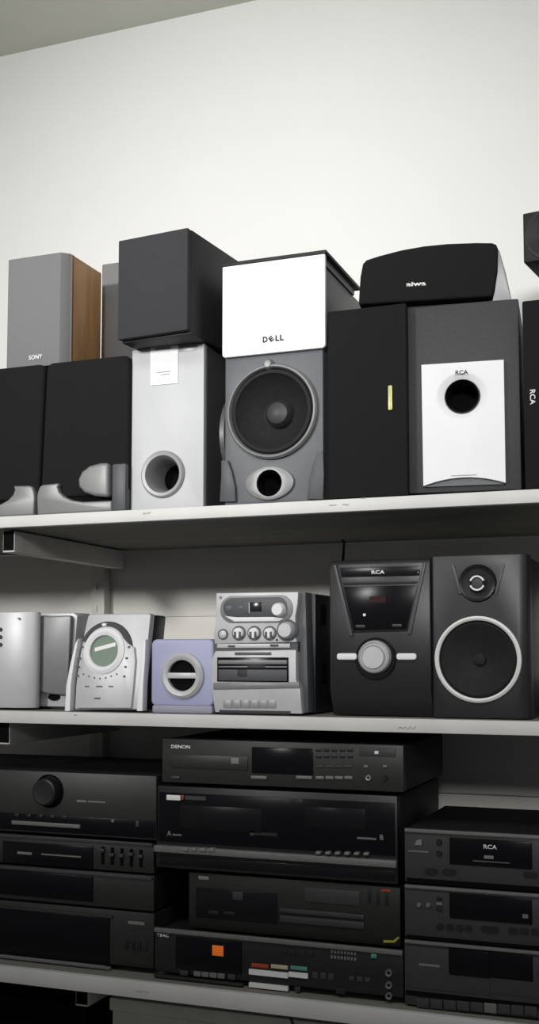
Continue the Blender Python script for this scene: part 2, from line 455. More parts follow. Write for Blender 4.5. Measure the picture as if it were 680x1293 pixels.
# ---- D: silver tower with port
fD = Face(166, 540, 0.022, 0, z1)
rD = fD.root('tower_speaker', 'silver grey tower speaker with round port and paper tag', 'speaker')
wD = fD.x(257.5, 540); hD = fD.z(212, 438)
px, pz = fD.p(206, 599)
rP = (fD.x(232, 600) - fD.x(178, 600)) / 2
MB().box(0.001, wD, 0.012, .30, 0, hD - .0005, .001).build('cabinet', 'vinyl_char', rD, cut=disc_cutter(px, pz, rP * .8, .10))
MB().box(0, wD - .001, 0, .0118, 0.001, hD, .0008).build('front_panel', 'silver_tower', rD, cut=disc_cutter(px, pz, rP * .8, .05))
MB().lathe([(rP, .001), (rP, -.003), (rP * .93, -.006), (rP * .80, -.005), (rP * .70, .004), (rP * .64, .02), (rP * .62, .06), (rP * .66, .06), (rP * .74, .02), (rP * .79, .001)], px, pz, 64, closed=True).build('port_ring', 'silver_mid', rD, label='silver port ring')
MB().lathe([(rP * .70, .058), (0, .058), (0, .06), (rP * .70, .06)], px, pz, 48).build('port', 'void', rD)
# paper tag
tagD = quad(fD, [(190, 440), (225, 436), (225, 484), (190.5, 487)], -.0016, -.0004, 'paper_tag', 'paper', rD, label='white paper tag')
plate(fD, 206, 440.5, 20, 3, .0022, 'print_line', 'print', tagD)
plate(fD, 207, 470, 18, 1.2, .0020, 'print_line', 'dim', tagD)
plate(fD, 209, 473, 12, 1.0, .0020, 'print_line', 'dim', tagD)
plate(fD, 237, 439, 22, 9, .0006, 'badge_or_shadow', 'silver_mid', rD, label='grey rectangle painted as a shadow at the top')  # shadow beside the tag, painted as a thin grey rectangle
# side driver on the right side
sy = .145; szz = fD.z(262, 537)
MB().lathe([(0.0, wD + .004), (.03, wD + .006), (.062, wD + .002), (.070, wD + .007), (.076, wD + .007), (.079, wD - .0005), (0, wD - .0005)], sy, szz, 64, axis='x').build('side_woofer', 'silver_dark', rD, label='round woofer on the side')

# ---- C: charcoal cube on top
fC = Face(148.5, 370, -0.034, -5.6, z1 + hD + .0005)
rC = fC.root('cube_speaker', 'charcoal grey cloth cube speaker set askew on the silver tower', 'speaker')
wC = fC.x(237, 360); hC = fC.z(190, 296)
MB().box(0.002, wC, 0.012, .225, 0, hC - .0005, .0015).build('cabinet', 'vinyl_black', rC)
MB().box(0, wC - .001, 0, .0118, .004, hC, .0025).build('grille', 'grille_char', rC, label='charcoal cloth front')

# ---- E: tower with white silver top plate, woofer, port
fE = Face(284, 540, 0.012, 0, z1)
rE = fE.root('subwoofer', 'grey subwoofer tower with bright silver top plate and exposed woofer', 'speaker')
wE = fE.x(407.5, 540)
hE = fE.z(345, 331)
zs = fE.z(345, 447)
wx, wz = fE.p(344, 520)
rW = (fE.x(401, 520) - fE.x(287, 520)) / 2
px, pz = fE.p(341, 610.5); rp = (fE.x(357, 610) - fE.x(325, 610)) / 2
cut = MB().lathe([(0, -.03), (rW * .90, -.03), (rW * .90, .09), (0, .09)], wx, wz, 48)
cut.lathe([(0, -.03), (rp * 1.02, -.03), (rp * 1.02, .09), (0, .09)], px, pz, 40)
MB().box(0.001, wE - .001, 0.014, .30, 0, hE - .012, .001).build('cabinet', 'slate_dark', rE, cut=MB().lathe([(0, -.03), (rW * .90, -.03), (rW * .90, .09), (0, .09)], wx, wz, 48).lathe([(0, -.03), (rp * 1.02, -.03), (rp * 1.02, .09), (0, .09)], px, pz, 40))
MB().box(0, wE, 0, .0138, 0.001, zs + .01, .0015).build('baffle', 'slate', rE, cut=cut)
# silver plate (slightly proud, rounded lower corners)
xL, xR = fE.x(281, 400, -.006), fE.x(410.5, 400, -.006)
pp = [(xL, hE)] + arc(xL + .006, zs + .006, .006, 180, 270, 5) + arc(xR - .006, zs + .006, .006, 270, 360, 5) + [(xR, hE)]
tpE = MB().prism(pp, -.008, .0, 'y', bev=.0012).build('top_plate', 'silver_dell', rE, label='bright silver upper front plate')
# cap overhanging the cabinet
MB().box(xL - .001, xR + .003, -.010, .195, hE + .0002, hE + .006, .001).build('top_cap', 'vinyl_black', rE, label='dark overhanging cap')
MB().box(0.004, wE + .002, .0, .18, hE - .0125, hE + .0001).build('cap_rim', 'slate_dark', rE)
# woofer
MB().lathe([(rW * .90, -.0005), (rW * 1.0, -.0005), (rW * 1.0, -.006), (rW * .965, -.010), (rW * .93, -.0105), (rW * .90, -.006)], wx, wz, 72, closed=True).build('woofer_ring', 'silver_dark', rE, label='satin grey ring')
MB().lathe([(rW * .898, -.002), (rW * .86, -.0075), (rW * .80, -.008), (rW * .75, -.001), (rW * .5, .016), (rW * .31, .026), (0, .027), (0, .04), (rW * .6, .035), (rW * .898, .01)], wx, wz, 72).build('cone', 'cone', rE, sharp=25, label='black woofer cone')
MB().lathe([(rW * .30, .0265), (rW * .29, .018), (rW * .22, .010), (rW * .1, .0065), (0, .006)], wx + .004, wz, 48).build('dust_cap', 'cone_grey', [o for o in rE.children if o.name.startswith('cone')][0])
MB().lathe([(0, -.012), (.006, -.011), (.009, -.006), (.010, 0.0)], *fE.p(340, 461), 24).build('grille_peg', 'silver_dark', rE)
# port flange: lens shape
fx = (fE.x(374, 612) - fE.x(313, 612)) / 2; fz = (fE.z(341, 590) - fE.z(341, 633)) / 2
lens = []
for i in range(48):
    a = 2 * math.pi * i / 48
    lens.append((px + fx * math.copysign(abs(math.cos(a)) ** 1.15, math.cos(a)), pz + fz * math.copysign(abs(math.sin(a)) ** 1.0, math.sin(a))))
MB().prism(lens, -.006, .0005, 'y', bev=.0012, ang=50).build('port_flange', 'silver_dark', rE, cut=disc_cutter(px, pz, rp, .05))
MB().lathe([(rp, -.001), (rp * .96, .03), (0, .05), (0, .055), (rp * 1.0, .055)], px, pz, 40).build('port', 'void', rE)
# lower cheeks
def cheek(side):
    if side < 0: pts = [fE.p(x, y) for x, y in [(279, 634), (281, 600), (281, 582), (289, 582), (294, 596), (298, 615), (299, 634)]]
    else: pts = [fE.p(x, y) for x, y in [(389, 631), (391, 610), (396, 588), (402, 573), (409, 570), (410, 600), (409, 631)]]
    pts = [(a, max(b, 0.0)) for a, b in pts]
    MB().prism(pts, -.007, .0, 'y', bev=.001, ang=50).build('corner_cheek', 'slate_dark', rE, label='darker grey lower corner')
cheek(-1); cheek(1)
# logo with the tilted E
fl = fE
for ch, cx, rot_ in (('D', 334.5, 0), ('L', 349.8, 0), ('L', 355.5, 0)):
    text(ch, fE, cx, 427.5 - (cx - 344) * .12, 7.2, 'ink', tpE, y=-.0088, w=6 if ch == 'D' else 4.6, bold=.03, name='logo_letter')
e = text('E', fE, 342.2, 427.6, 6.4, 'ink', tpE, y=-.0088, w=5.2, bold=.03, name='logo_letter')
ec = fE.p(342.2, 427.6, -.0088)
mm = Matrix.Translation((ec[0], 0, ec[1])) @ Matrix.Rotation(R(-35), 4, 'Y') @ Matrix.Translation((-ec[0], 0, -ec[1]))
e.data.transform(mm)

# ---- F: tall black speaker with gold badge
fF = Face(413, 500, 0.012, 0, z1)
rF = fF.root('tower_speaker', 'tall black cloth speaker with upright gold badge', 'speaker')
wF = fF.x(513, 500); hF = fF.z(465, 387.5)
MB().box(0.001, wF - .024, .014, .22, 0, hF - .001, .001).build('cabinet', 'vinyl_black', rF)
MB().box(0, wF, 0, .0138, .002, hF, .003, 3).build('grille', 'grille', rF)
bx0, bx1, bz0, bz1 = fF.rect(492.5, 502.5, 5, 31)
bdg = MB().prism(rrect(bx0, bx1, bz0, bz1, .0018), -.0022, .0002, 'y', bev=.0004); bdg = bdg.build('badge', 'gold', rF, label='narrow gold badge')
for i in range(8): plate(fF, 492.5, 491 + i * 3.2, 2.6, 1.0, .0026, 'badge_engraving', 'cream', bdg, bev=0)

# ---- G: charcoal subwoofer with silver plate
fG = Face(514.8, 500, 0.036, 5.6, z1)
rG = fG.root('subwoofer', 'charcoal subwoofer with bright silver port plate, next to the gold-badged speaker', 'speaker')
wG = fG.x(656, 500); hG = hF
fz0 = fG.z(590, 616)
gx, gz = fG.p(583.5, 501.5); rg = (fG.x(605.5, 501) - fG.x(562, 501)) / 2
cutg = disc_cutter(gx, gz, rg * .97, .09, y0=-.02)
MB().box(0, wG, 0, .20, max(fz0 - .006, .006), hG, .0025).build('cabinet', 'vinyl_char', rG, cut=cutg)
MB().box(.006, wG - .006, .004, .19, 0.0, max(fz0 - .006, .006) - .0002, .001).build('base', 'void', rG)
# plate with concave lower edge
P = [(532.5, 462.5), (636, 456), (639, 611)]
c0 = fG.p(535, 615); c1 = fG.p(638.5, 611)
mid = fG.p(587, 604)
lower = []
for i in range(13):
    t = i / 12; lower.append((c1[0] + (c0[0] - c1[0]) * t, (c1[1] + (c0[1] - c1[1]) * t) + 4 * t * (1 - t) * (mid[1] - (c0[1] + c1[1]) / 2)))
pts = [fG.p(532.5, 462.5), fG.p(636, 456)] + lower
cu = MB().lathe([(0, -.03), (rg * 1.62, -.03), (rg * 1.5, -.0101), (rg * 1.38, -.0095), (rg * 1.0, -.0035), (rg * 1.0, .02), (0, .02)], gx, gz, 64, sx=1.04, sz=.97)
gplate = MB().prism(pts, -.010, -.0002, 'y', bev=.0006, ang=50).build('front_plate', 'silver_bright', rG, cut=cu, label='bright silver plate with curved lower edge', sharp=20)
MB().lathe([(rg * 1.02, -.0062), (rg * .97, -.0085), (rg * .93, -.004), (rg * .92, .05), (rg * .96, .05)], gx, gz, 56, closed=True).build('port_ring', 'plastic_black', rG)
MB().lathe([(rg * .94, .048), (0, .048), (0, .052), (rg * .94, .052)], gx, gz, 40).build('port', 'void', rG)
lo = [(x, z) for x, z in lower]
arcp = lo + [(c0[0], c0[1] + .0005)]
MB().prism([(x, z - .0006) for x, z in lower] + [], -.004, -.0003, 'y').build('foot_arc', 'slate', rG, label='grey arc under the plate')
text('RCA', fG, 582.5, 470, 5.2, 'ink', gplate, y=-.0103, w=16, bold=.015, name='logo')
plate(fG, 586, 601.5, 32, .9, .0103, 'print_line', 'dim', gplate, bev=0)

# ---- H: tall black speaker at the right
fH = Face(660.5, 500, 0.012, 0, z1)
rH = fH.root('tower_speaker', 'tall black cloth speaker cut off by the right picture edge', 'speaker')
wH = .15; hH = fH.z(668, 379)
MB().box(0.001, wH - .001, .014, .27, 0, hH - .001, .001).build('cabinet', 'vinyl_black', rH)
MB().box(0, wH, 0, .0138, .002, hH, .003, 3).build('grille', 'grille', rH)
text('RCA', fH, 672, 501.5, 19, 'white', rH, w=7, bold=.02, name='logo', rot=-90)

# ---- AIWA style centre speaker lying on F and G
fI = Face(453, 386, 0.018, 9.5, z1 + hF + .0006)
rI = fI.root('center_speaker', 'wide black cloth center speaker lying across two tall speakers', 'speaker')
zb = 0.004
out_px = [(453.2, 385.5), (455.5, 352), (458.5, 336), (463, 331), (480, 325.5), (507, 318.5), (535, 313.5), (565, 310.5), (600, 309.3), (621, 309.5), (626, 311.5), (628.5, 317), (628, 338), (624.5, 362), (621, 379.5)]
out = [fI.p(x, y) for x, y in out_px]
out = [(x, max(z, zb)) if i not in (0, len(out) - 1) else (x, zb) for i, (x, z) in enumerate(out)]
gI = MB().prism(out, -.012, .02, 'y', bev=.004, seg=3, ang=45).build('grille', 'grille', rI)
cxm = sum(p[0] for p in out) / len(out)
wI = max(p[0] for p in out); hI = max(p[1] for p in out)
back = out[:-4] + [fI.p(x, y, .03) for x, y in ((629.5, 316), (638, 346), (646, 379))]
back[0] = (back[0][0], zb); back[-1] = (back[-1][0], zb)
mb = MB().prism([(x, z - .001) for x, z in back], .0205, .15, 'y', bev=.002, ang=45)
mb.warp(lambda x, y, z: (x + (x - cxm) * (y - .02) * 0.10, y, z * (1 - max(0, y - .02) * 1.2) if z > .02 else z))
mb.build('cabinet', 'silver_mid', rI, label='grey cabinet')
for a in (.03, wI - .04):
    MB().box(a, a + .02, .02, .12, -.0, zb + .0005, .0005).build('foot', 'vinyl_black', rI)
text('aiwa', fI, 525, 358.5, 5.5, 'white', gI, y=-.0126, w=25, bold=.035, name='logo')

# ---- small wall mounted speaker at the right
fJ = Face(660.5, 300, .15, -9, None)
p = on_y(660.5, 332, .15)
fJ.o = Vector((p.x, .15, p.z))
rJ = fJ.root('wall_speaker', 'small black cube speaker mounted high on the wall at right', 'speaker')
wJ = .092; hJ = fJ.z(661, 269.5)
jx, jz = fJ.p(692, 298)
MB().box(0, wJ, 0, .13, 0, hJ, .002).build('cabinet', 'vinyl_black', rJ, cut=MB().lathe([(0, -.02), (.040, -.02), (.040, .03), (0, .03)], wJ * .52, hJ * .5, 48))
MB().lathe([(.040, -.0005), (.044, -.0005), (.044, -.003), (.040, -.004), (.036, -.001), (.030, .003), (.014, .016), (.013, .010), (.008, .007), (0, .0055), (0, .022), (.038, .02)], wJ * .52, hJ * .5, 48).build('cone', 'cone_grey', rJ)
MB().box(wJ * .4, wJ * .6, .1302, (BY + .012 - .15) - .004, hJ * .4, hJ * .6, .002).build('wall_mount', 'darksteel', rJ)

# ================================================================== MIDDLE SHELF
# ---- curved silver radio at far left
f = Face(-38, 830, .03, 0, z2)
rt = f.root('desktop_radio', 'curved silver radio with dark buttons, cut by the left edge', 'radio')
w = f.x(41, 830); h = f.z(20, 772.5)
foot = [(0.0, .027), (0, .022)] + [(w / 2 - w / 2 * math.cos(R(a)), .022 - .022 * math.sin(R(a))) for a in range(10, 171, 10)] + [(w, .022), (w, .027)]
MB().prism(foot, .003, h, 'z', bev=.002, ang=50).build('body', 'silver', rt)
MB().box(.004, w - .022, .0275, .12, 0, h - .004, .003).build('back_shell', 'slate_dark', rt)
for y in (795, 804.5, 814):
    u, z = f.p(2.5, y, .004)
    MB().lathe([(0, -.002), (.0035, -.002), (.0035, .012), (0, .012)], u, z, 16, cy=0, sx=1.1).build('button', 'ink', rt)
u, z = f.p(27, 781, .01)
MB().lathe([(0, -.003), (.002, -.003), (.002, .012), (0, .012)], u, z, 16).build('button', 'silver_bright', rt)

# ---- small satellite with grey grille
f = Face(42, 850, .072, 0, z2)
rt = f.root('satellite_speaker', 'small silver speaker with tall grey grille beside the clock radio', 'speaker')
outl = [f.p(*q) for q in [(44, 892), (44, 874), (47, 777), (49.5, 774), (92, 773.5), (97, 777), (95, 800), (90, 862), (87.5, 893)]]
outl = [(a, max(b, .002)) for a, b in outl]
MB().prism(outl, 0.002, .06, 'y', bev=.002, ang=40).build('shell', 'silver', rt)
gr = [f.p(*q, -.006) for q in [(43.5, 869), (48, 781), (50, 778), (89, 777), (91, 780), (86, 874), (84, 878), (62, 876), (46, 872)]]
MB().prism(gr, -.010, .002, 'y', bev=.003, seg=3, ang=40).build('grille', 'silver_dark', rt, label='grey grille')
u, z = f.p(68, 880)
MB().lathe([(0, -.0012), (.012, -.0012), (.012, .003), (0, .003)], u, z, 28, sx=1, sz=.55).build('recess', 'void', rt)
MB().box(outl[0][0] + .002, outl[-1][0] - .001, .01, .09, 0, .004, .0005).build('foot', 'plastic_black', rt)

# ---- silver clock radio with round display
f = Face(90, 860, .025, 0, z2)
rt = f.root('clock_radio', 'silver clock radio with round green display and side fins', 'clock radio')
lean = .16
def ln(x, y, z): return (x, y + z * lean, z)
def LP(px, py, y=0.0):
    # pixel on the leaning face y = z*lean + y
    d = ray(px, py); n = Vector((0, 1, -lean)); o = f.o + Vector((0, y, 0))
    t = (o - CAMP).dot(n) / d.dot(n); q = CAMP + d * t - f.o
    return (q.x, q.z)
body = [LP(*q) for q in [(94, 896), (96, 862), (100, 832), (107, 795), (111, 777), (113.5, 775.5), (186, 774.5), (190, 776), (186, 815), (181, 860), (178, 896)]]
body = [(a, max(b, .002)) for a, b in body]
MB().prism(body, 0, .018, 'y', bev=.0022, ang=40).warp(ln).build('body', 'silver', rt)
dz = .012
bs = [(a - (.0015 if i > 4 else -.0015), max(b - .002, .002)) for i, (a, b) in enumerate(body)]
MB().prism(bs, .0182, .066, 'y', bev=.004, ang=40).warp(ln).build('back_shell', 'plastic_black', rt, label='black rear shell')
def fin(pts, label=None):
    q = [LP(*p_) for p_ in pts]; q = [(a, max(b, 0)) for a, b in q]
    MB().prism(q, -.012, .006, 'y', bev=.001, ang=50).warp(ln).build('side_fin', 'silver_bright', rt, label=label)
fin([(86, 897.5), (88, 865), (93, 838), (99, 813), (102.5, 806), (101.5, 815), (97, 840), (93.5, 866), (92.5, 897.5)])
fin([(176.5, 897.5), (178, 868), (180.5, 835), (184, 812), (187.5, 807), (187, 830), (184.5, 865), (183.5, 897.5)])
c = LP(133.5, 822); rr = LP(160, 822)[0] - c[0]
# control apron: merges the ring with the lower panel
ap = [LP(*q) for q in [(98, 894), (101, 860), (105, 830), (110, 815)]]
apr = [LP(*q) for q in [(163, 812), (171, 818), (172.5, 835), (170, 865), (167, 894)]]
ring = [(c[0] + rr * math.cos(R(a)), c[1] + rr * 1.05 * math.sin(R(a))) for a in range(150, 20, -10)]
po = [(a, max(b, .003)) for a, b in ap + ring + apr]
hole = MB().lathe([(0, -.05), (rr * .66, -.05), (rr * .66, .03), (0, .03)], c[0], c[1], 48, cy=0).warp(ln)
o1 = MB().prism(po, -.006, .0, 'y', bev=.0015, ang=50).warp(ln).build('control_panel', 'silver', rt, cut=hole)
ar = rr * 1.22
dk = [(c[0] + .001 + ar * math.cos(R(a)) * 1.03, c[1] + ar * 1.03 * math.sin(R(a))) for a in range(8, 161, 8)]
MB().prism(dk + [(c[0], c[1])], -.003, .002, 'y').warp(ln).build('arch_recess', 'ink', rt, label='black arch around the display')
MB().lathe([(rr * .66, -.004), (rr * .98, -.004), (rr * .97, -.008), (rr * .82, -.0105), (rr * .68, -.008)], c[0], c[1], 56, closed=True).warp(ln).build('bezel', 'silver_bright', rt, label='bright ring around the display')
MB().lathe([(0, -.0036), (rr * .665, -.0036), (rr * .665, .002), (0, .002)], c[0], c[1], 48).warp(ln).build('display', 'lcd', rt, label='green display')
hl = [LP(*q, -.003) for q in [(120, 818), (146, 811), (146.5, 816), (120, 823)]]  # highlight across the display, painted as a white strip
MB().prism(hl, -.0046, -.0008, 'y', bev=.0003).warp(ln).build('display_strip', 'white', rt, label='white strip painted as a highlight on the display')
t0 = LP(134, 789)
MB().prism(rrect(t0[0] - .004, t0[0] + .004, t0[1] - .002, t0[1] + .0025, .001), -.008, .0, 'y').warp(ln).build('button', 'silver_bright', rt)
def lbtn(px, py, w=.0021, h=.0017):
    a, b = LP(px, py)
    MB().prism(rrect(a - w, a + w, b - h, b + h, min(w, h) * .8, 3), -.0075, -.004, 'y').warp(ln).build('button', 'slate_dark', rt)
for q in [(105.5, 817), (102, 831), (100.5, 842), (99.5, 853), (165, 817), (162, 831), (160.5, 842), (159, 854)]: lbtn(*q)
for k in range(7):
    lbtn(107.5 + k * 7, 851 + 5.5 * math.sin(math.pi * k / 6), .0012, .0012)
for q, w in ((112, .004), (127.5, .006), (142, .004)): lbtn(q, 866.5, w, .001)
lbtn(125, 881.5, .006, .0012)

# ---- lilac cube
f = Face(190.5, 860, .022, 0, z2)
rt = f.root('cube_speaker', 'lilac plastic cube speaker with silver slotted ring', 'speaker')
w = f.x(269, 860); h = f.z(230, 807)
u, z = f.p(231, 853); r0 = (f.x(258.5, 853) - f.x(204.5, 853)) / 2
MB().prism(rrect(0, w, .012, h, .010), 0, .11, 'y', bev=.004, seg=3, ang=60).build('body', 'lilac', rt, cut=disc_cutter(u, z, r0 * .66, .03))
MB().prism(rrect(.002, w - .002, 0.0, .0135, .004), .001, .108, 'y', bev=.002, ang=60).build('base', 'lilac_dark', rt, label='greyer lilac base')
MB().lathe([(r0 * .66, .004), (r0 * .66, -.006), (r0 * .72, -.008), (r0 * .85, -.009), (r0 * .97, -.005), (r0, .0005), (r0 * .9, .0005)], u, z, 64, closed=True).build('ring', 'silver', rt, label='silver ring')
MB().lathe([(0, .002), (r0 * .655, .002), (r0 * .655, .006), (0, .006)], u, z, 40).build('recess', 'void', rt)
MB().box(u - r0 * .68, u + r0 * .68, -.006, .004, z - r0 * .12, z + r0 * .12, .001).build('crossbar', 'silver', rt)

# ---- silver mini hi-fi
f = Face(269, 850, .022, 0, z2)
rt = f.root('mini_stereo', 'silver mini stereo with dials and cassette door beside the lilac cube', 'stereo')
w = f.x(383, 850); h = f.z(325, 748)
MB().box(.006, w + .004, .05, .27, 0.002, h - .001, .002).build('cabinet', 'plastic_black', rt, label='black rear cabinet')
ht = f.x(377, 780)
# grey side frame behind the fascia
MB().prism([(0.002, .004), (.004, h), (w - .002, h), (w + .003, .004)], .016, .0498, 'y', bev=.002).build('side_frame', 'slate', rt, label='grey frame')
up = [f.p(*q) for q in [(273.5, 749), (376.5, 747.5), (376, 762), (373, 778), (373.5, 806), (375, 811), (271.5, 813), (269.8, 800), (272.5, 790), (273, 775)]]
MB().prism(up, -.002, .016, 'y', bev=.0012, ang=50).build('upper_fascia', 'silver', rt)
lo_ = [f.p(*q) for q in [(272, 822), (374, 820.5), (374, 858), (379, 868), (382, 904), (272, 904.5), (269, 880), (267.5, 868), (267, 835)]]
lo_ = [(a, max(b, .003)) for a, b in lo_]
MB().prism(lo_, -.003, .016, 'y', bev=.002, ang=50).build('lower_fascia', 'silver', rt)
mid_ = [f.p(*q) for q in [(270, 812), (375, 810), (375, 822), (270, 824)]]
MB().prism(mid_, .002, .015, 'y').build('gap_strip', 'slate_dark', rt)
plate(f, 320, 815.5, 92, 5.5, .003, 'cd_flap', 'silver', rt, y=.002, bev=.0008)
plate(f, 320, 825.3, 46, 3.6, .0045, 'badge_or_shadow', 'slate', rt)
# display oval
x0, x1, q0, q1 = f.rect(324, 769, 91, 34)
dfr = MB().prism(rrect(x0, x1, q0, q1, (q1 - q0) * .48, 8), -.0048, -.001, 'y', bev=.001, ang=60); dfr = dfr.build('display_frame', 'silver_dark', rt, label='grey oval control panel')
x0, x1, q0, q1 = f.rect(323, 767, 80, 25)
MB().prism(rrect(x0, x1, q0, q1, (q1 - q0) * .48, 8), -.0060, -.003, 'y', bev=.0006, ang=60).build('display_inset', 'slate_dark', rt)
plate(f, 324.5, 766.5, 15, 12, .0068, 'display', 'lcd_dark', dfr)
plate(f, 316.2, 767.5, .8, 13, .0068, 'display_line', 'silver', dfr, bev=0)
plate(f, 290.5, 768, 8, 6, .0066, 'button', 'slate', rt); plate(f, 305.5, 767.5, 6, 5, .0066, 'button', 'slate', rt)
q = [f.p(*a_, -.006) for a_ in [(284, 778), (300, 779.5), (345, 779), (358, 781), (352, 784.5), (296, 785)]]
MB().prism(q, -.0072, -.004, 'y', bev=.0006).build('button_bar', 'silver_bright', dfr)
def knob(px, py, rpx, m, hgt, nm='knob', parent=rt, ff=f, ring=None, y=-.002, pointer=False):
    u, z = ff.p(px, py, y); r = (ff.x(px + rpx, py) - ff.x(px - rpx, py)) / 2
    o = MB().lathe([(0, y - hgt), (r * .75, y - hgt), (r * .92, y - hgt * .75), (r, y + .001), (0, y + .001)], u, z, 36).build(nm, m, parent)
    if ring:
        MB().lathe([(r * 1.0, y + .0005), (r * 1.28, y + .0005), (r * 1.25, y - .0015), (r * 1.03, y - .0015)], u, z, 36, closed=True).build(nm + '_ring', ring, parent)
    global KN
    KN = o
    return u, z, r
knob(352.5, 770, 8.5, 'silver_bright', .012, y=-.006)
knob(362.5, 796, 10.5, 'silver', .014, ring='slate_dark')
for px_ in (301.5, 321, 340.5):
    u, z, r = knob(px_, 799.5, 6.8, 'silver_bright', .007, ring='slate_dark')
    for s_ in (-1, 1):
        MB().box(u + s_ * r * .45 - r * .22, u + s_ * r * .45 + r * .22, -.0095, -.006, z - r * .75, z + r * .25, .0003).build('knob_groove', 'slate_dark', KN)
knob(281.5, 801, 5, 'silver', .003, nm='button', ring='slate_dark')
u, z = f.p(350, 808); MB().lathe([(0, -.003), (.002, -.003), (.002, 0), (0, 0)], u, z, 16).build('jack', 'ink', rt)
# cassette door
x0, x1, q0, q1 = f.rect(319.5, 845.5, 90, 31)
cdoor = MB().box(x0, x1, -.0045, .003, q0, q1, .001).build('cassette_door', 'glass', rt, label='smoked cassette window')
x0, x1, q0, q1 = f.rect(319.5, 836, 86, 5)
MB().box(x0, x1, -.0056, -.0035, q0, q1, .0004).build('door_trim', 'silver_dark', cdoor)
x0, x1, q0, q1 = f.rect(319.5, 842, 86, 1.5); MB().box(x0, x1, -.0053, -.0035, q0, q1, .0002).build('door_trim', 'silver_dark', cdoor)
x0, x1, q0, q1 = f.rect(319.5, 852.5, 86, 14); MB().box(x0, x1, -.0050, -.0035, q0, q1, .0002).build('tape_label', 'slate_dark', cdoor)
plate(f, 307, 850, 12, 9, .0054, 'tape_hub', 'ink', cdoor, bev=.0002); plate(f, 325, 842, 22, 3, .0060, 'tape_hub', 'ink', cdoor, bev=.0002)
# lower lip and keys
q = [f.p(*a_) for a_ in [(270, 862), (378, 861), (379, 869), (270, 871)]]
MB().prism(q, -.0046, -.001, 'y', bev=.0015).build('lip', 'silver_dark', rt)
for k in range(6):
    plate(f, 288 + k * 11.2, 889, 10.6, 10, .0045, 'key', 'silver_mid', rt, bev=.0003)
x0, x1, q0, q1 = f.rect(322, 900, 90, 6); MB().box(x0, x1, -.0038, .0, max(q0, .0015), q1, .0005).build('foot_strip', 'ink', rt)
plate(f, 279, 754.5, 3, 3, .003, 'print_mark', 'dim', rt, bev=0)
plate(f, 293, 815.8, 8, 2.5, .0058, 'button', 'slate_dark', rt, y=.002); plate(f, 347, 814.8, 10, 2.5, .0058, 'button', 'slate_dark', rt, y=.002)
for b_ in (0.075, .135):
    for z_ in (.05, .15): MB().box(w + .0035, w + .0055, b_, b_ + .03, z_, z_ + .035, .0004).build('vent', 'void', rt)

# ---- black compact stereo: main unit
f = Face(415.5, 800, .03, 0, z2)
rt = f.root('compact_stereo', 'black compact stereo main unit with silver volume knob', 'stereo')
w = f.x(543.5, 800); h = f.z(480, 706)
MB().box(.001, w - .001, .03, .26, .003, h - .002, .002).build('cabinet', 'plastic_black', rt)
prof = [(.03, 0.001), (.020, 0.001), (0.0, .042), (0.0, h - .01), (.006, h), (.03, h)]
MB().prism(prof, 0, w, 'x', bev=.003, ang=40).build('front_fascia', 'plastic_char', rt)
tz = [(426, 713), (534, 710.5), (514, 797), (446, 799)]
quad(f, tz, -.0014, .002, 'window_bezel', 'plastic_black', rt, bev=.0006)
drw = quad(f, [(429, 717), (531.5, 714.5), (529.5, 727), (431, 729)], -.0024, .002, 'disc_drawer', 'plastic_gloss', rt, bev=.0005)
quad(f, [(432, 733), (528, 731), (526.5, 737), (434, 739)], -.0024, .002, 'window_strip', 'plastic_char', rt, bev=.0005)
quad(f, [(434, 741), (526, 739), (513, 794.5), (447, 796)], -.0022, .002, 'display_window', 'glass', rt, bev=.0005, label='dark smoked display window')
quad(f, [(421.5, 714), (424.5, 713), (446, 803), (441, 803)], -.004, .002, 'trim_strip', 'slate_dark', rt, bev=.0008)
quad(f, [(535, 711), (538, 711.5), (519, 801), (514.5, 801)], -.004, .002, 'trim_strip', 'slate_dark', rt, bev=.0008)
text('RCA', f, 477, 722.5, 4.6, 'white', drw, y=-.0026, w=16.5, bold=.025, name='logo')
plate(f, 477, 757, 20, 8, .0026, 'display_digits', 'red_lcd', rt, bev=0)
plate(f, 460.2, 776.5, 3.4, 3.4, .0032, 'indicator', 'white', rt); plate(f, 528, 723, 2, 2, .003, 'indicator', 'dim', rt)
plate(f, 455, 791, 12, 4, .0028, 'button', 'plastic_char', rt); plate(f, 501, 790, 12, 4, .0028, 'button', 'plastic_char', rt)
for a in (438.5, 513.5): 
    x0, x1, q0, q1 = f.rect(a, 829, 25, 8.2)
    MB().prism(rrect(x0, x1, q0, q1, (q1 - q0) * .4), -.006, .001, 'y', bev=.0012, ang=60).build('button', 'silver_bright', rt, label='long silver button')
u, z = f.p(474, 832); r = (f.x(501, 832) - f.x(448, 832)) / 2
MB().lathe([(0, -.003), (r * .9, -.003), (r * .98, -.001), (r, .001), (0, .001)], u, z, 48).build('knob_well', 'plastic_gloss', rt)
u, z = f.p(474, 829.5); r = (f.x(494.5, 830) - f.x(453.5, 830)) / 2
MB().lathe([(0, -.017), (r * .62, -.017), (r * .68, -.0185), (r * .72, -.014), (r * .82, -.012), (r * .86, -.015), (r * .94, -.013), (r, -.004), (r, 0), (0, 0)], u, z, 56).build('volume_knob', 'silver', rt, sharp=20, label='silver volume knob')

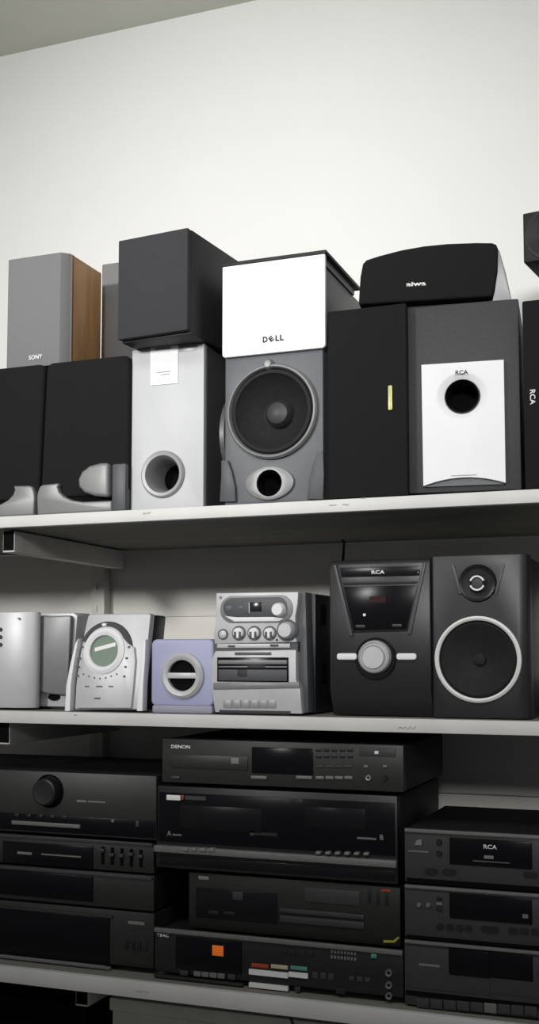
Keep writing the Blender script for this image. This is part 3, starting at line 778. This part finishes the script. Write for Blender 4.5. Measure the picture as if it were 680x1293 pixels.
# ---- black compact stereo speaker with white ring
f = Face(544.5, 800, .03, 0, z2)
rt = f.root('stereo_speaker', 'black speaker with large white woofer ring right of the black stereo', 'speaker')
w = f.x(668, 800); h = f.z(600, 701)
wx, wz = f.p(603, 832.5); rw = (f.x(658.5, 832) - f.x(548.5, 832)) / 2
tx, tz_ = f.p(602.5, 736.5); rtw = (f.x(624, 736) - f.x(582, 736)) / 2
cutter = disc_cutter(wx, wz, rw * .89, .028).lathe([(0, -.02), (rtw * .95, -.02), (rtw * .95, .022), (0, .022)], tx, tz_, 40)
cutter2 = disc_cutter(wx, wz, rw * .86, .028).lathe([(0, -.02), (rtw * .95, -.02), (rtw * .95, .022), (0, .022)], tx, tz_, 40)
MB().box(.001, w - .001, .032, .24, .0, h - .003, .002).build('cabinet', 'plastic_black', rt)
fpl = [(0, .032), (0, .003), (.003, 0), (w - .014, 0), (w - .003, .006), (w, .014), (w, .032)]
MB().prism(fpl, .001, h, 'z', bev=.0012, ang=30).build('baffle', 'plastic_char', rt, cut=cutter)
MB().lathe([(rw * .893, -.0005), (rw * .897, -.005), (rw * .94, -.0075), (rw * .99, -.005), (rw * .995, -.0005)], wx, wz, 80, closed=True).build('woofer_ring', 'white', rt, label='white ring')
MB().lathe([(rw * .885, .001), (rw * .82, -.003), (rw * .72, .001), (rw * .3, .018), (rw * .14, .021), (rw * .13, .014), (0, .011), (0, .026), (rw * .885, .026)], wx, wz, 64).build('cone', 'cone', rt, label='black cone')
MB().lathe([(rtw * .94, -.0035), (rtw * 1.08, -.004), (rtw * 1.15, -.0002), (rtw * .94, -.0002)], tx, tz_, 48, closed=True).build('tweeter_ring', 'plastic_gloss', rt)
MB().lathe([(rtw * .94, .0), (rtw * .6, .006), (rtw * .45, .008), (rtw * .42, -.0), (rtw * .30, -.005), (0, -.006), (0, .02), (rtw * .94, .02)], tx, tz_, 40).build('tweeter', 'cone_grey', rt)
for a0, a1 in ((20, 160), (200, 340)):
    sg = arc(tx, tz_, rtw * .46, a0, a1, 14) + arc(tx, tz_, rtw * .36, a1, a0, 14)
    MB().prism(sg, -.0068, .004, 'y').build('tweeter_arc', 'silver_bright', rt, label='silver arc')
quad(f, [(569, 714), (573, 712), (583, 750), (579, 751)], -.003, .001, 'trim_strip', 'slate_dark', rt, bev=.0008)
quad(f, [(634, 711), (637, 713), (627, 752), (623.5, 750)], -.003, .001, 'trim_strip', 'slate_dark', rt, bev=.0008)

# things at the right end behind the speaker
f = Face(672.5, 850, .16, 0, z2)
rt = f.root('power_adapter', 'black adapter standing at the right end of the middle shelf', 'adapter')
MB().box(0, .05, 0, .06, 0, .055, .003).build('body', 'plastic_black', rt)
MB().lathe([(0, -.006), (.006, -.005), (.006, 0), (0, 0)], .012, .02, 16).build('plug', 'dim', rt)
c_ = on_y(677, 862, .15)
tag(MB().tube([(c_.x + .004, .15, z2 + .0035), (c_.x + .002, .15, z2 + .03), (c_.x - .003, .15, c_.z), (c_.x - .003, .155, c_.z + .012)], .003).build('audio_cable', 'cable'), 'short black cable end by the right end of middle shelf', 'cable')
f = Face(672, 800, .20, 0, None); pz_ = on_y(672, 818, .2)
# hanging cable under the top shelf
c1_ = on_y(427, 672, .30); c2_ = on_y(434, 704, .36)
pts = [on_y(x, y, yy) for x, y, yy in ((428, 655, .40), (430, 672, .40), (434, 684, .40), (433.5, 697, .40), (432.5, 712, .395), (432, 730, .39), (432, 780, .385))]
for p_ in pts: p_.z = min(p_.z, z1b - .004)
pts = pts[2:]
pts.insert(0, Vector((pts[0].x - .004, pts[0].y, z1b - .0032)))
tag(MB().tube(pts, .0028).build('hanging_cable', 'cable'), 'thin black cable hanging below the top shelf behind the black stereo', 'cable')

# ================================================================== BOTTOM SHELF
YF = .03
def deck(pxl, pxr, top, bot, zbase, depth, Y, label, name='stereo_component', body='deck', cat='hi-fi component', feet=.0, bevel=.0015, xmin=None):
    """top/bot: (px,py) at the left end of the front; returns face, root, w, h"""
    f = Face(pxl, (top[1] + bot[1]) / 2, Y, 0, zbase)
    rt = f.root(name, label, cat, 'black hi-fi components')
    w = f.x(pxr, (top[1] + bot[1]) / 2); h = f.z(*top) 
    MB().box(0.001, w - .001, .016, depth, feet, h - .001, .001).build('cabinet', 'vinyl_black', rt)
    MB().box(0, w, 0, .0158, feet, h, bevel).build('front_panel', body, rt)
    if feet > .0015:
        for a in (.02, w - .05):
            for b in (.02, depth - .05): MB().lathe([(0, 0), (.012, 0), (.014, feet), (0, feet)], a + .015, b + .015, 20, axis='z').build('foot', 'plastic_black', rt)
    return f, rt, w, h
ZS = z3
# ---------- left stack (bottom up)
PXL, PXR = -132, 194
# L4 cassette / changer
YL = .045
f, rt, w, h = deck(PXL, PXR, (150, 1150), (150, 1225), ZS, .34, YL, 'black cassette component with wide window at the bottom of left stack', feet=.010)
zL4 = ZS + h
band(f, -120, 139, 1135, 1196, -.003, .002, 'cassette_door', 'glass', rt, bev=.001, label='dark wide door')
band(f, -120, 143, 1132, 1135, -.005, .002, 'door_frame', 'deck', rt, bev=.001)
band(f, -120, 135, 1191, 1195, -.006, .002, 'door_frame', 'deck_light', rt, bev=.001)
for k in range(8):
    plate(f, 8 + k * 17 + (6 if k > 2 else 0), 1211.5 + 1.15 * k * 1.4, 14, 6.5, .005, 'button', 'deck_light', rt)
plate(f, 172, 1165.5, 20, 4, .0006, 'logo_plate', 'dim', rt, bev=0)
for k in range(4): plate(f, 160 + 8 * k, 1192 + k, 4, 12, .002, 'button', 'plastic_black', rt)
# L3
f, rt, w, h = deck(PXL, PXR, (150, 1103), (150, 1146), zL4 + .0008, .33, YL, 'plain dark component third from top of left stack', feet=.003)
zL3 = zL4 + .0008 + h
band(f, -120, 118, 1088, 1118, -.002, .002, 'display_window', 'glass', rt, bev=.001)
band(f, -130, 193, 1082.5, 1086.5, -.004, .002, 'top_strip', 'deck_grey', rt, bev=.001)
# L2 with sliders
f, rt, w, h = deck(PXL, PXR, (150, 1062), (150, 1100), zL3 + .0008, .33, YL, 'dark tuner component with slider slots second in left stack', feet=.003)
zL2 = zL3 + .0008 + h
band(f, 4, 118, 1061.5, 1089, -.002, .002, 'display_window', 'glass', rt, bev=.001)
band(f, -130, 193, 1043.5, 1048, -.003, .002, 'top_strip', 'deck_grey', rt, bev=.001)
plate(f, 32, 1077, 18, 3, .0028, 'display_digits', 'dim', rt, bev=0); plate(f, 78, 1080, 50, 2, .0028, 'display_digits', 'deck_light', rt, bev=0)
for k in range(5):
    plate(f, 130 + k * 12, 1080 + k * 1, 4, 22, .0012, 'slider_slot', 'void', rt, bev=0)
    plate(f, 130 + k * 12, 1076 + random.uniform(-3, 6), 6, 4, .006, 'slider', 'deck_grey', rt)
# L1 receiver with knob
f, rt, w, h = deck(PXL, PXR + 3, (150, 978), (150, 1056), zL2 + .0008, .30, YL - .01, 'wide receiver with large round knob on top of left stack', feet=.006)
band(f, -130, 196, 1018, 1038, -.0012, .001, 'lower_panel', 'glass', rt, bev=.0004, label='black lower strip')
u, z = f.p(62, 999); r = (f.x(77, 999) - f.x(46, 999)) / 2
MB().lathe([(0, -.018), (r * .8, -.020), (r * .92, -.018), (r, -.004), (r, .001), (0, .001)], u, z, 48).build('volume_knob', 'plastic_black', rt, label='large black knob')
MB().lathe([(r * 1.02, -.0005), (r * 1.18, -.0005), (r * 1.1, -.003)], u, z, 48, closed=True).build('knob_ring', 'void', rt)
quad(f, [(16, 1035.5), (102, 1041), (102, 1046), (16, 1040.5)], -.004, .001, 'button_bar', 'deck_light', rt, bev=.001)
for k in range(5): plate(f, 22 + k * 15, 1029 + k * .7, 6, 4, .0035, 'button', 'plastic_char', rt)
plate(f, 103, 1011.5, 12, 2.6, .0006, 'logo_plate', 'dim', rt, bev=0); plate(f, 122, 1012.5, 22, 1.8, .0006, 'logo_plate', 'dim', rt, bev=0)
u, z = f.p(143, 1036); MB().lathe([(0, -.003), (.003, -.003), (.003, 0), (0, 0)], u, z, 16).build('jack', 'deck_light', rt)
plate(f, 174, 1040, 4, 8, .003, 'button', 'deck_grey', rt)

# ---------- middle stack (bottom up)
f, rt, w, h = deck(195, 509, (350, 1190), (350, 1255), ZS, .33, .035, 'black cassette deck with orange lamp at the bottom of middle stack', body='plastic_black', feet=.010)
zM4 = ZS + h
band(f, 191 + 5, 508, 1170.5, 1176, -.005, .002, 'top_strip', 'deck_light', rt, bev=.001)
plate(f, 205.5, 1181, 17, 4.5, .0012, 'logo_plate', 'plastic_black', rt); text('TEAC', f, 205.5, 1181, 4.2, 'white', rt, w=15, bold=.03, name='logo')
band(f, 222, 305, 1182, 1222, -.002, .002, 'cassette_door', 'glass', rt, bev=.001)
plate(f, 275.5, 1200, 14, 13, .0032, 'indicator', 'orange', rt, label='orange lamp')
for k in range(4): plate(f, 250 + k * 10, 1229 + k * .9, 8.6, 6, .005, 'button', 'deck_light', rt)
plate(f, 233, 1228, 10, 6, .004, 'button', 'deck_grey', rt); plate(f, 293, 1233, 9, 7, .004, 'button', 'deck_grey', rt)
band(f, 190 + 6, 308, 1229, 1234, -.006, .002, 'lower_lip', 'deck', rt, bev=.001)
for k, (c_m, wd) in enumerate((('redbtn', 21), ('cream', 21), ('green', 21))):
    plate(f, 328.5 + k * 24.5, 1219 + k * 1.6, wd, 4.6, .003, 'print_label', c_m, rt, bev=.0003)
band(f, 315, 364, 1223, 1229.5, -.004, .002, 'paper_strip', 'white', rt, label='white strip')
band(f, 365, 389, 1226.5, 1232.5, -.004, .002, 'paper_strip', 'white', rt, label='white strip')
band(f, 315, 364, 1240, 1245.5, -.004, .002, 'paper_strip', 'white', rt, label='white strip')
for r_ in range(2):
    for k in range(8): plate(f, 419 + k * 4.2, 1201 + k * .4 + r_ * 7, 2.6, 4, .0018, 'button', 'deck_light', rt, bev=0)
plate(f, 472, 1206.5, 7, 6, .003, 'indicator', 'green', rt)
for k in range(4): plate(f, 358 + k * 11, 1201 + k, 8, 8, .002, 'button', 'plastic_char', rt)
for k in range(3): plate(f, 398 + k * 10, 1231 + k, 7, 8, .0022, 'button', 'deck_grey', rt)
for k in range(3): plate(f, 444 + k * 10, 1235 + k, 7, 6, .0022, 'button', 'deck_grey', rt)
plate(f, 430, 1251, 12, 8, .0022, 'button', 'plastic_char', rt)
for k, yy in enumerate((1228, 1243.5, 1257)):
    u, z = f.p(491, yy); r = .0052
    MB().lathe([(r * .5, .0), (r * .5, -.004), (r, -.005), (r * 1.05, 0)], u, z, 28, closed=True).build('jack_ring', 'deck_light', rt)
    MB().lathe([(0, -.001), (r * .55, -.001), (r * .55, 0), (0, 0)], u, z, 20).build('jack', 'void', rt)
plate(f, 492, 1201, 16, 4, .0018, 'print_mark', 'dim', rt, bev=0)
plate(f, 376, 1248.5, 7, 6, .004, 'button', 'deck_grey', rt)
# M3
f, rt, w, h = deck(238, 505, (370, 1111), (370, 1180), zM4 + .0008, .32, .05, 'smaller olive-black component with faint button rows in middle stack', body='deck_brown', feet=.006)
zM3 = zM4 + .0008 + h
plate(f, 257, 1108.5, 13, 4.5, .0012, 'logo_plate', 'dim', rt)
band(f, 247, 350, 1120, 1158, -.0015, .002, 'cassette_door', 'plastic_gloss', rt, bev=.001)
plate(f, 300.5, 1131, 13, 10, .0025, 'indicator', 'deck_grey', rt)
band(f, 385, 454, 1120, 1138, -.002, .002, 'display', 'deck_grey', rt, bev=.0005, label='grey display strip')
band(f, 354, 460, 1146, 1151.5, -.004, .002, 'button_bar', 'deck_grey', rt, bev=.001)
band(f, 354, 460, 1155, 1163.5, -.004, .002, 'button_bar', 'deck_grey', rt, bev=.001)
plate(f, 487, 1124, 12, 3, .0012, 'print_mark', 'redbtn', rt, bev=0)
plate(f, 270, 1152, 12, 5, .003, 'button', 'plastic_char', rt); plate(f, 290, 1153, 14, 4, .003, 'button', 'plastic_char', rt)
for k in range(3): plate(f, 466 + 11 * k, 1132 + k, 4, 18, .002, 'button', 'plastic_char', rt)
quad(f, [(484, 1187), (496, 1187.5), (503, 1182.5), (504, 1184), (498, 1190), (484, 1190)], -.0016, .0, 'sticker', 'yellow', rt, label='small yellow sticker')
# M2 dual cassette
f, rt, w, h = deck(197, 501.5, (350, 998.5), (350, 1105), zM3 + .0008, .31, .04, 'black double cassette deck lettered A and B in middle stack', body='plastic_black', feet=.006)
zM2 = zM3 + .0008 + h
band(f, 201, 498, 1000, 1062, -.0016, .002, 'glass_door', 'glass', rt, bev=.001)
band(f, 197, 501.5, 1066, 1074.5, -.010, .002, 'button_shelf', 'deck_light', rt, bev=.002, label='grey ledge of keys')
plate(f, 219.5, 1007, 17.5, 6.5, .0028, 'logo_plate', 'white', rt, label='white label'); plate(f, 231, 1006.5, 2.6, 6, .0030, 'logo_plate', 'redbtn', rt)
plate(f, 247, 1007.5, 26, 5, .0024, 'print_mark', 'deck_grey', rt, bev=0)
text('A', f, 213.5, 1052.5, 7, 'dim', rt, y=-.002, bold=.02, name='side_letter'); plate(f, 224, 1054, 11, 2, .0022, 'print_mark', 'deck_light', rt, bev=0)
text('B', f, 481.5, 1057.5, 7, 'dim', rt, y=-.002, bold=.02, name='side_letter'); plate(f, 463, 1058.5, 24, 2.4, .0022, 'print_mark', 'deck_light', rt, bev=0)
for a, b in ((363, 1010.5), (379, 1010.5)): plate(f, a, b, 6, 4, .0022, 'print_mark', 'deck_grey', rt, bev=0)
band(f, 228, 330, 1016, 1046, -.0022, .0, 'cassette_window', 'plastic_gloss', rt, bev=.0005)
band(f, 385, 461, 1018, 1044, -.0022, .0, 'cassette_window', 'plastic_gloss', rt, bev=.0005)
plate(f, 335, 1053, 30, 4, .0022, 'print_mark', 'plastic_char', rt, bev=0); plate(f, 318, 1052, 4, 6, .0022, 'print_mark', 'deck_grey', rt, bev=0)
for k in range(4): plate(f, 237 + k * 11, 1071 + .3 * k, 7, 4, .0125, 'key', 'dim', rt)
for k in range(6): plate(f, 404 + k * 12, 1075.5 + .3 * k, 6, 3, .0125, 'key', 'dim', rt)
band(f, 201, 498, 1079, 1091, -.002, .002, 'lower_panel', 'plastic_gloss', rt, bev=.001)
# M1 CD player
f, rt, w, h = deck(204.5, 509, (350, 936.5), (350, 989), zM2 + .0008, .30, .035, 'charcoal disc player on top of the middle stack', body='deck', feet=.006)
text('DENON', f, 228, 943, 4.5, 'white', rt, w=24, bold=.03, name='logo')
band(f, 215, 313, 952, 969, -.002, .002, 'disc_drawer', 'deck', rt, bev=.0008)
plate(f, 297, 960.5, 10, 7.5, .003, 'drawer_badge', 'dim', rt, label='pale square badge')
band(f, 318, 395, 943, 976, -.002, .002, 'display_window', 'glass', rt, bev=.001)
for k, (a, wd) in enumerate(((327, 20), (384, 20))): plate(f, a, 981.5, wd, 4, .003, 'button', 'deck_light', rt)
for k in range(4): plate(f, 404 + k * 12, 981.8, 10, 4, .003, 'button', 'deck_light', rt)
for k in range(4): plate(f, 404 + k * 12, 967.5, 10, 2.4, .003, 'button', 'deck_grey', rt)
for r_ in range(2):
    for k in range(5): plate(f, 402 + k * 10, 947 + r_ * 8, 7, 4, .002, 'button', 'plastic_black', rt)
plate(f, 476, 950, 46, 10, .002, 'display_strip', 'deck_grey', rt)
plate(f, 475.5, 950, 5, 4, .0032, 'indicator', 'white', rt)
for a in (462, 486): plate(f, a, 967.5, 5, 3, .003, 'button', 'deck_light', rt)
u, z = f.p(465, 982); MB().lathe([(.0022, 0), (.0022, -.003), (.0042, -.0035), (.0046, 0)], u, z, 24, closed=True).build('jack_ring', 'silver_mid', rt)
u, z = f.p(486, 982); MB().lathe([(0, -.006), (.004, -.006), (.0045, 0), (0, 0)], u, z, 24).build('knob', 'plastic_black', rt)
plate(f, 222, 981.5, 11, 3.5, .003, 'button', 'deck_grey', rt)

# ---------- right stack (bottom up)
def rdeck(top, bot, zb_, label, depth=.30):
    return deck(510.5, 748, top, bot, zb_, depth, .03, label, name='shelf_stereo_module', body='deck_grey', feet=.003)
f, rt, w, h = rdeck((560, 1190), (560, 1280), ZS, 'charcoal cassette module at the bottom of right stack')
zR3 = ZS + h
RS = .075
band(f, 511, 747, 1186, 1190, -.004, .002, 'top_strip', 'deck_light', rt, bev=.001)
band(f, 566, 672, 1196, 1229, -.002, .002, 'cassette_window', 'glass', rt, bev=.001)
band(f, 512, 617.5, 1195, 1246, -.0012, .002, 'cassette_door', 'deck_grey', rt, bev=.001)
band(f, 619.5, 740, 1203, 1255, -.0012, .002, 'cassette_door', 'deck_grey', rt, bev=.001)
band(f, 567, 617, 1197, 1230, -.003, .002, 'cassette_window', 'glass', rt, bev=.001)
band(f, 620, 672, 1201, 1233, -.003, .002, 'cassette_window', 'glass', rt, bev=.001)
plate(f, 542, 1218.5, 26, 2.6, .0018, 'logo_plate', 'dim', rt, bev=0)
band(f, 512, 747, 1250, 1256, -.001, .001, 'shadow_gap', 'void', rt)
for k in range(9): plate(f, 534 + k * 17, 1266 + k * 17 * RS, 15.5, 12, .004, 'key', 'deck_grey' if k != 5 else 'deck_light', rt)
f, rt, w, h = rdeck((560, 1120), (560, 1182), zR3 + .0008, 'charcoal tuner module in the middle of right stack')
zR2 = zR3 + .0008 + h
RS = .055
band(f, 511, 747, 1116.5, 1120.5, -.004, .002, 'top_strip', 'deck_light', rt, bev=.001)
band(f, 567, 671, 1127, 1159, -.002, .002, 'display_window', 'glass', rt, bev=.001, label='dark display')
plate(f, 663, 1156.5, 7, 5, .0028, 'display_digits', 'deck_light', rt, bev=0)
for a in (529, 540.5): 
    u, z = f.p(a, 1142.5); MB().lathe([(0, -.004), (.003, -.004), (.0036, 0), (0, 0)], u, z, 20).build('button', 'deck_light', rt)
for yy in (1134, 1141, 1148): plate(f, 554.5, yy, 7, 3.5, .003, 'button', 'plastic_black' if yy != 1141 else 'deck_light', rt)
for a, wd in ((555, 9), (568, 9), (580, 9), (591, 9), (618, 22), (647, 12), (661, 12), (676, 12)):
    x0, x1, q0, q1 = f.rect(a, 1170 + (a - 560) * RS, wd, 6.5)
    MB().prism(rrect(x0, x1, q0, q1, (q1 - q0) * .4, 3), -.003, .001, 'y').build('button', 'plastic_black', rt)
band(f, 513, 747, 1180, 1186, -.001, .001, 'shadow_gap', 'void', rt)
f, rt, w, h = rdeck((560, 1049), (560, 1112), zR2 + .0008, 'charcoal disc module on top of right stack')
RS = .04
band(f, 511, 747, 1045.5, 1050, -.004, .002, 'top_strip', 'deck_light', rt, bev=.001)
band(f, 567, 671, 1057, 1091, -.002, .002, 'display_window', 'glass', rt, bev=.001, label='dark display')
text('RCA', f, 618.5, 1069.5, 5.5, 'white', rt, y=-.0026, w=17, bold=.02, name='logo')
plate(f, 617, 1082, 12, 4, .0026, 'display_digits', 'dim', rt, bev=0)
plate(f, 620, 1088, 46, 1, .0026, 'print_mark', 'deck_light', rt, bev=0)
quad(f, [(523, 1067), (526, 1061), (532, 1059.5), (532, 1067)], -.0012, .001, 'badge', 'dim', rt)
plate(f, 528, 1075, 26, 2, .0012, 'print_mark', 'deck_light', rt, bev=0)
for yy in (1063.5, 1078):
    u, z = f.p(554, yy); MB().lathe([(0, -.003), (.0042, -.003), (.005, 0), (0, 0)], u, z, 24).build('button', 'plastic_black', rt)
for a, wd in ((544, 16), (567, 17), (669, 18)):
    x0, x1, q0, q1 = f.rect(a, 1100.5 + (a - 560) * RS * .8, wd, 6.5)
    MB().prism(rrect(x0, x1, q0, q1, (q1 - q0) * .4, 3), -.003, .001, 'y').build('button', 'plastic_black', rt)
band(f, 513, 747, 1108, 1114, -.001, .001, 'shadow_gap', 'void', rt)

# thin cable dangling under the bottom shelf
q0_ = on_y(363, 1278, .02); q1_ = on_y(373, 1300, .02)
tag(MB().tube([(q0_.x - .012, .02, z3b - .003), tuple(q0_), tuple(q1_), (q1_.x + .01, .02, q1_.z - .1)], .0022).build('hanging_cable', 'cable'), 'thin black cable dangling from the bottom shelf edge', 'cable')

# ------------------------------------------------------------------ light
wd = bpy.data.worlds.new('world'); S.world = wd; wd.use_nodes = True
wd.node_tree.nodes['Background'].inputs['Color'].default_value = (0.90, 0.92, 1.0, 1)
wd.node_tree.nodes['Background'].inputs['Strength'].default_value = 0.12
def spot(loc, tgt, power, size, ang, blend=1.0, col=(1, 1, 1)):
    l = bpy.data.lights.new('added_spot', 'SPOT'); l.energy = power; l.shadow_soft_size = size
    l.spot_size = R(ang); l.spot_blend = blend; l.color = col
    o = bpy.data.objects.new('added_spot', l); COL.objects.link(o); o.location = loc
    o.rotation_euler = (Vector(tgt) - Vector(loc)).to_track_quat('-Z', 'Y').to_euler()
spot((-2.1, -3.6, 2.60), (-1.15, WY, 2.17), 470, .25, 35, 1.0, (1, .995, .97))  # unseen spots, added with narrow cones so light fades down the shelves
spot((0.5, -3.7, 2.60), (-.35, WY, 2.17), 340, .25, 35, 1.0, (1, .995, .97))
def area(loc, tgt, power, sx, sy):
    l = bpy.data.lights.new('ceiling_panel', 'AREA'); l.shape = 'RECTANGLE'; l.size = sx; l.size_y = sy; l.energy = power
    o = bpy.data.objects.new('ceiling_panel', l); COL.objects.link(o); o.location = loc
    o.rotation_euler = (Vector(tgt) - Vector(loc)).to_track_quat('-Z', 'Y').to_euler()
area((-.4, -1.5, zc - .02), (-.4, -1.5, 0), 20, 2.4, .6)

S.view_settings.view_transform = 'Standard'
S.view_settings.look = 'None'
S.view_settings.gamma = 1
S.view_settings.use_curve_mapping = False
S.view_settings.exposure = 0.0
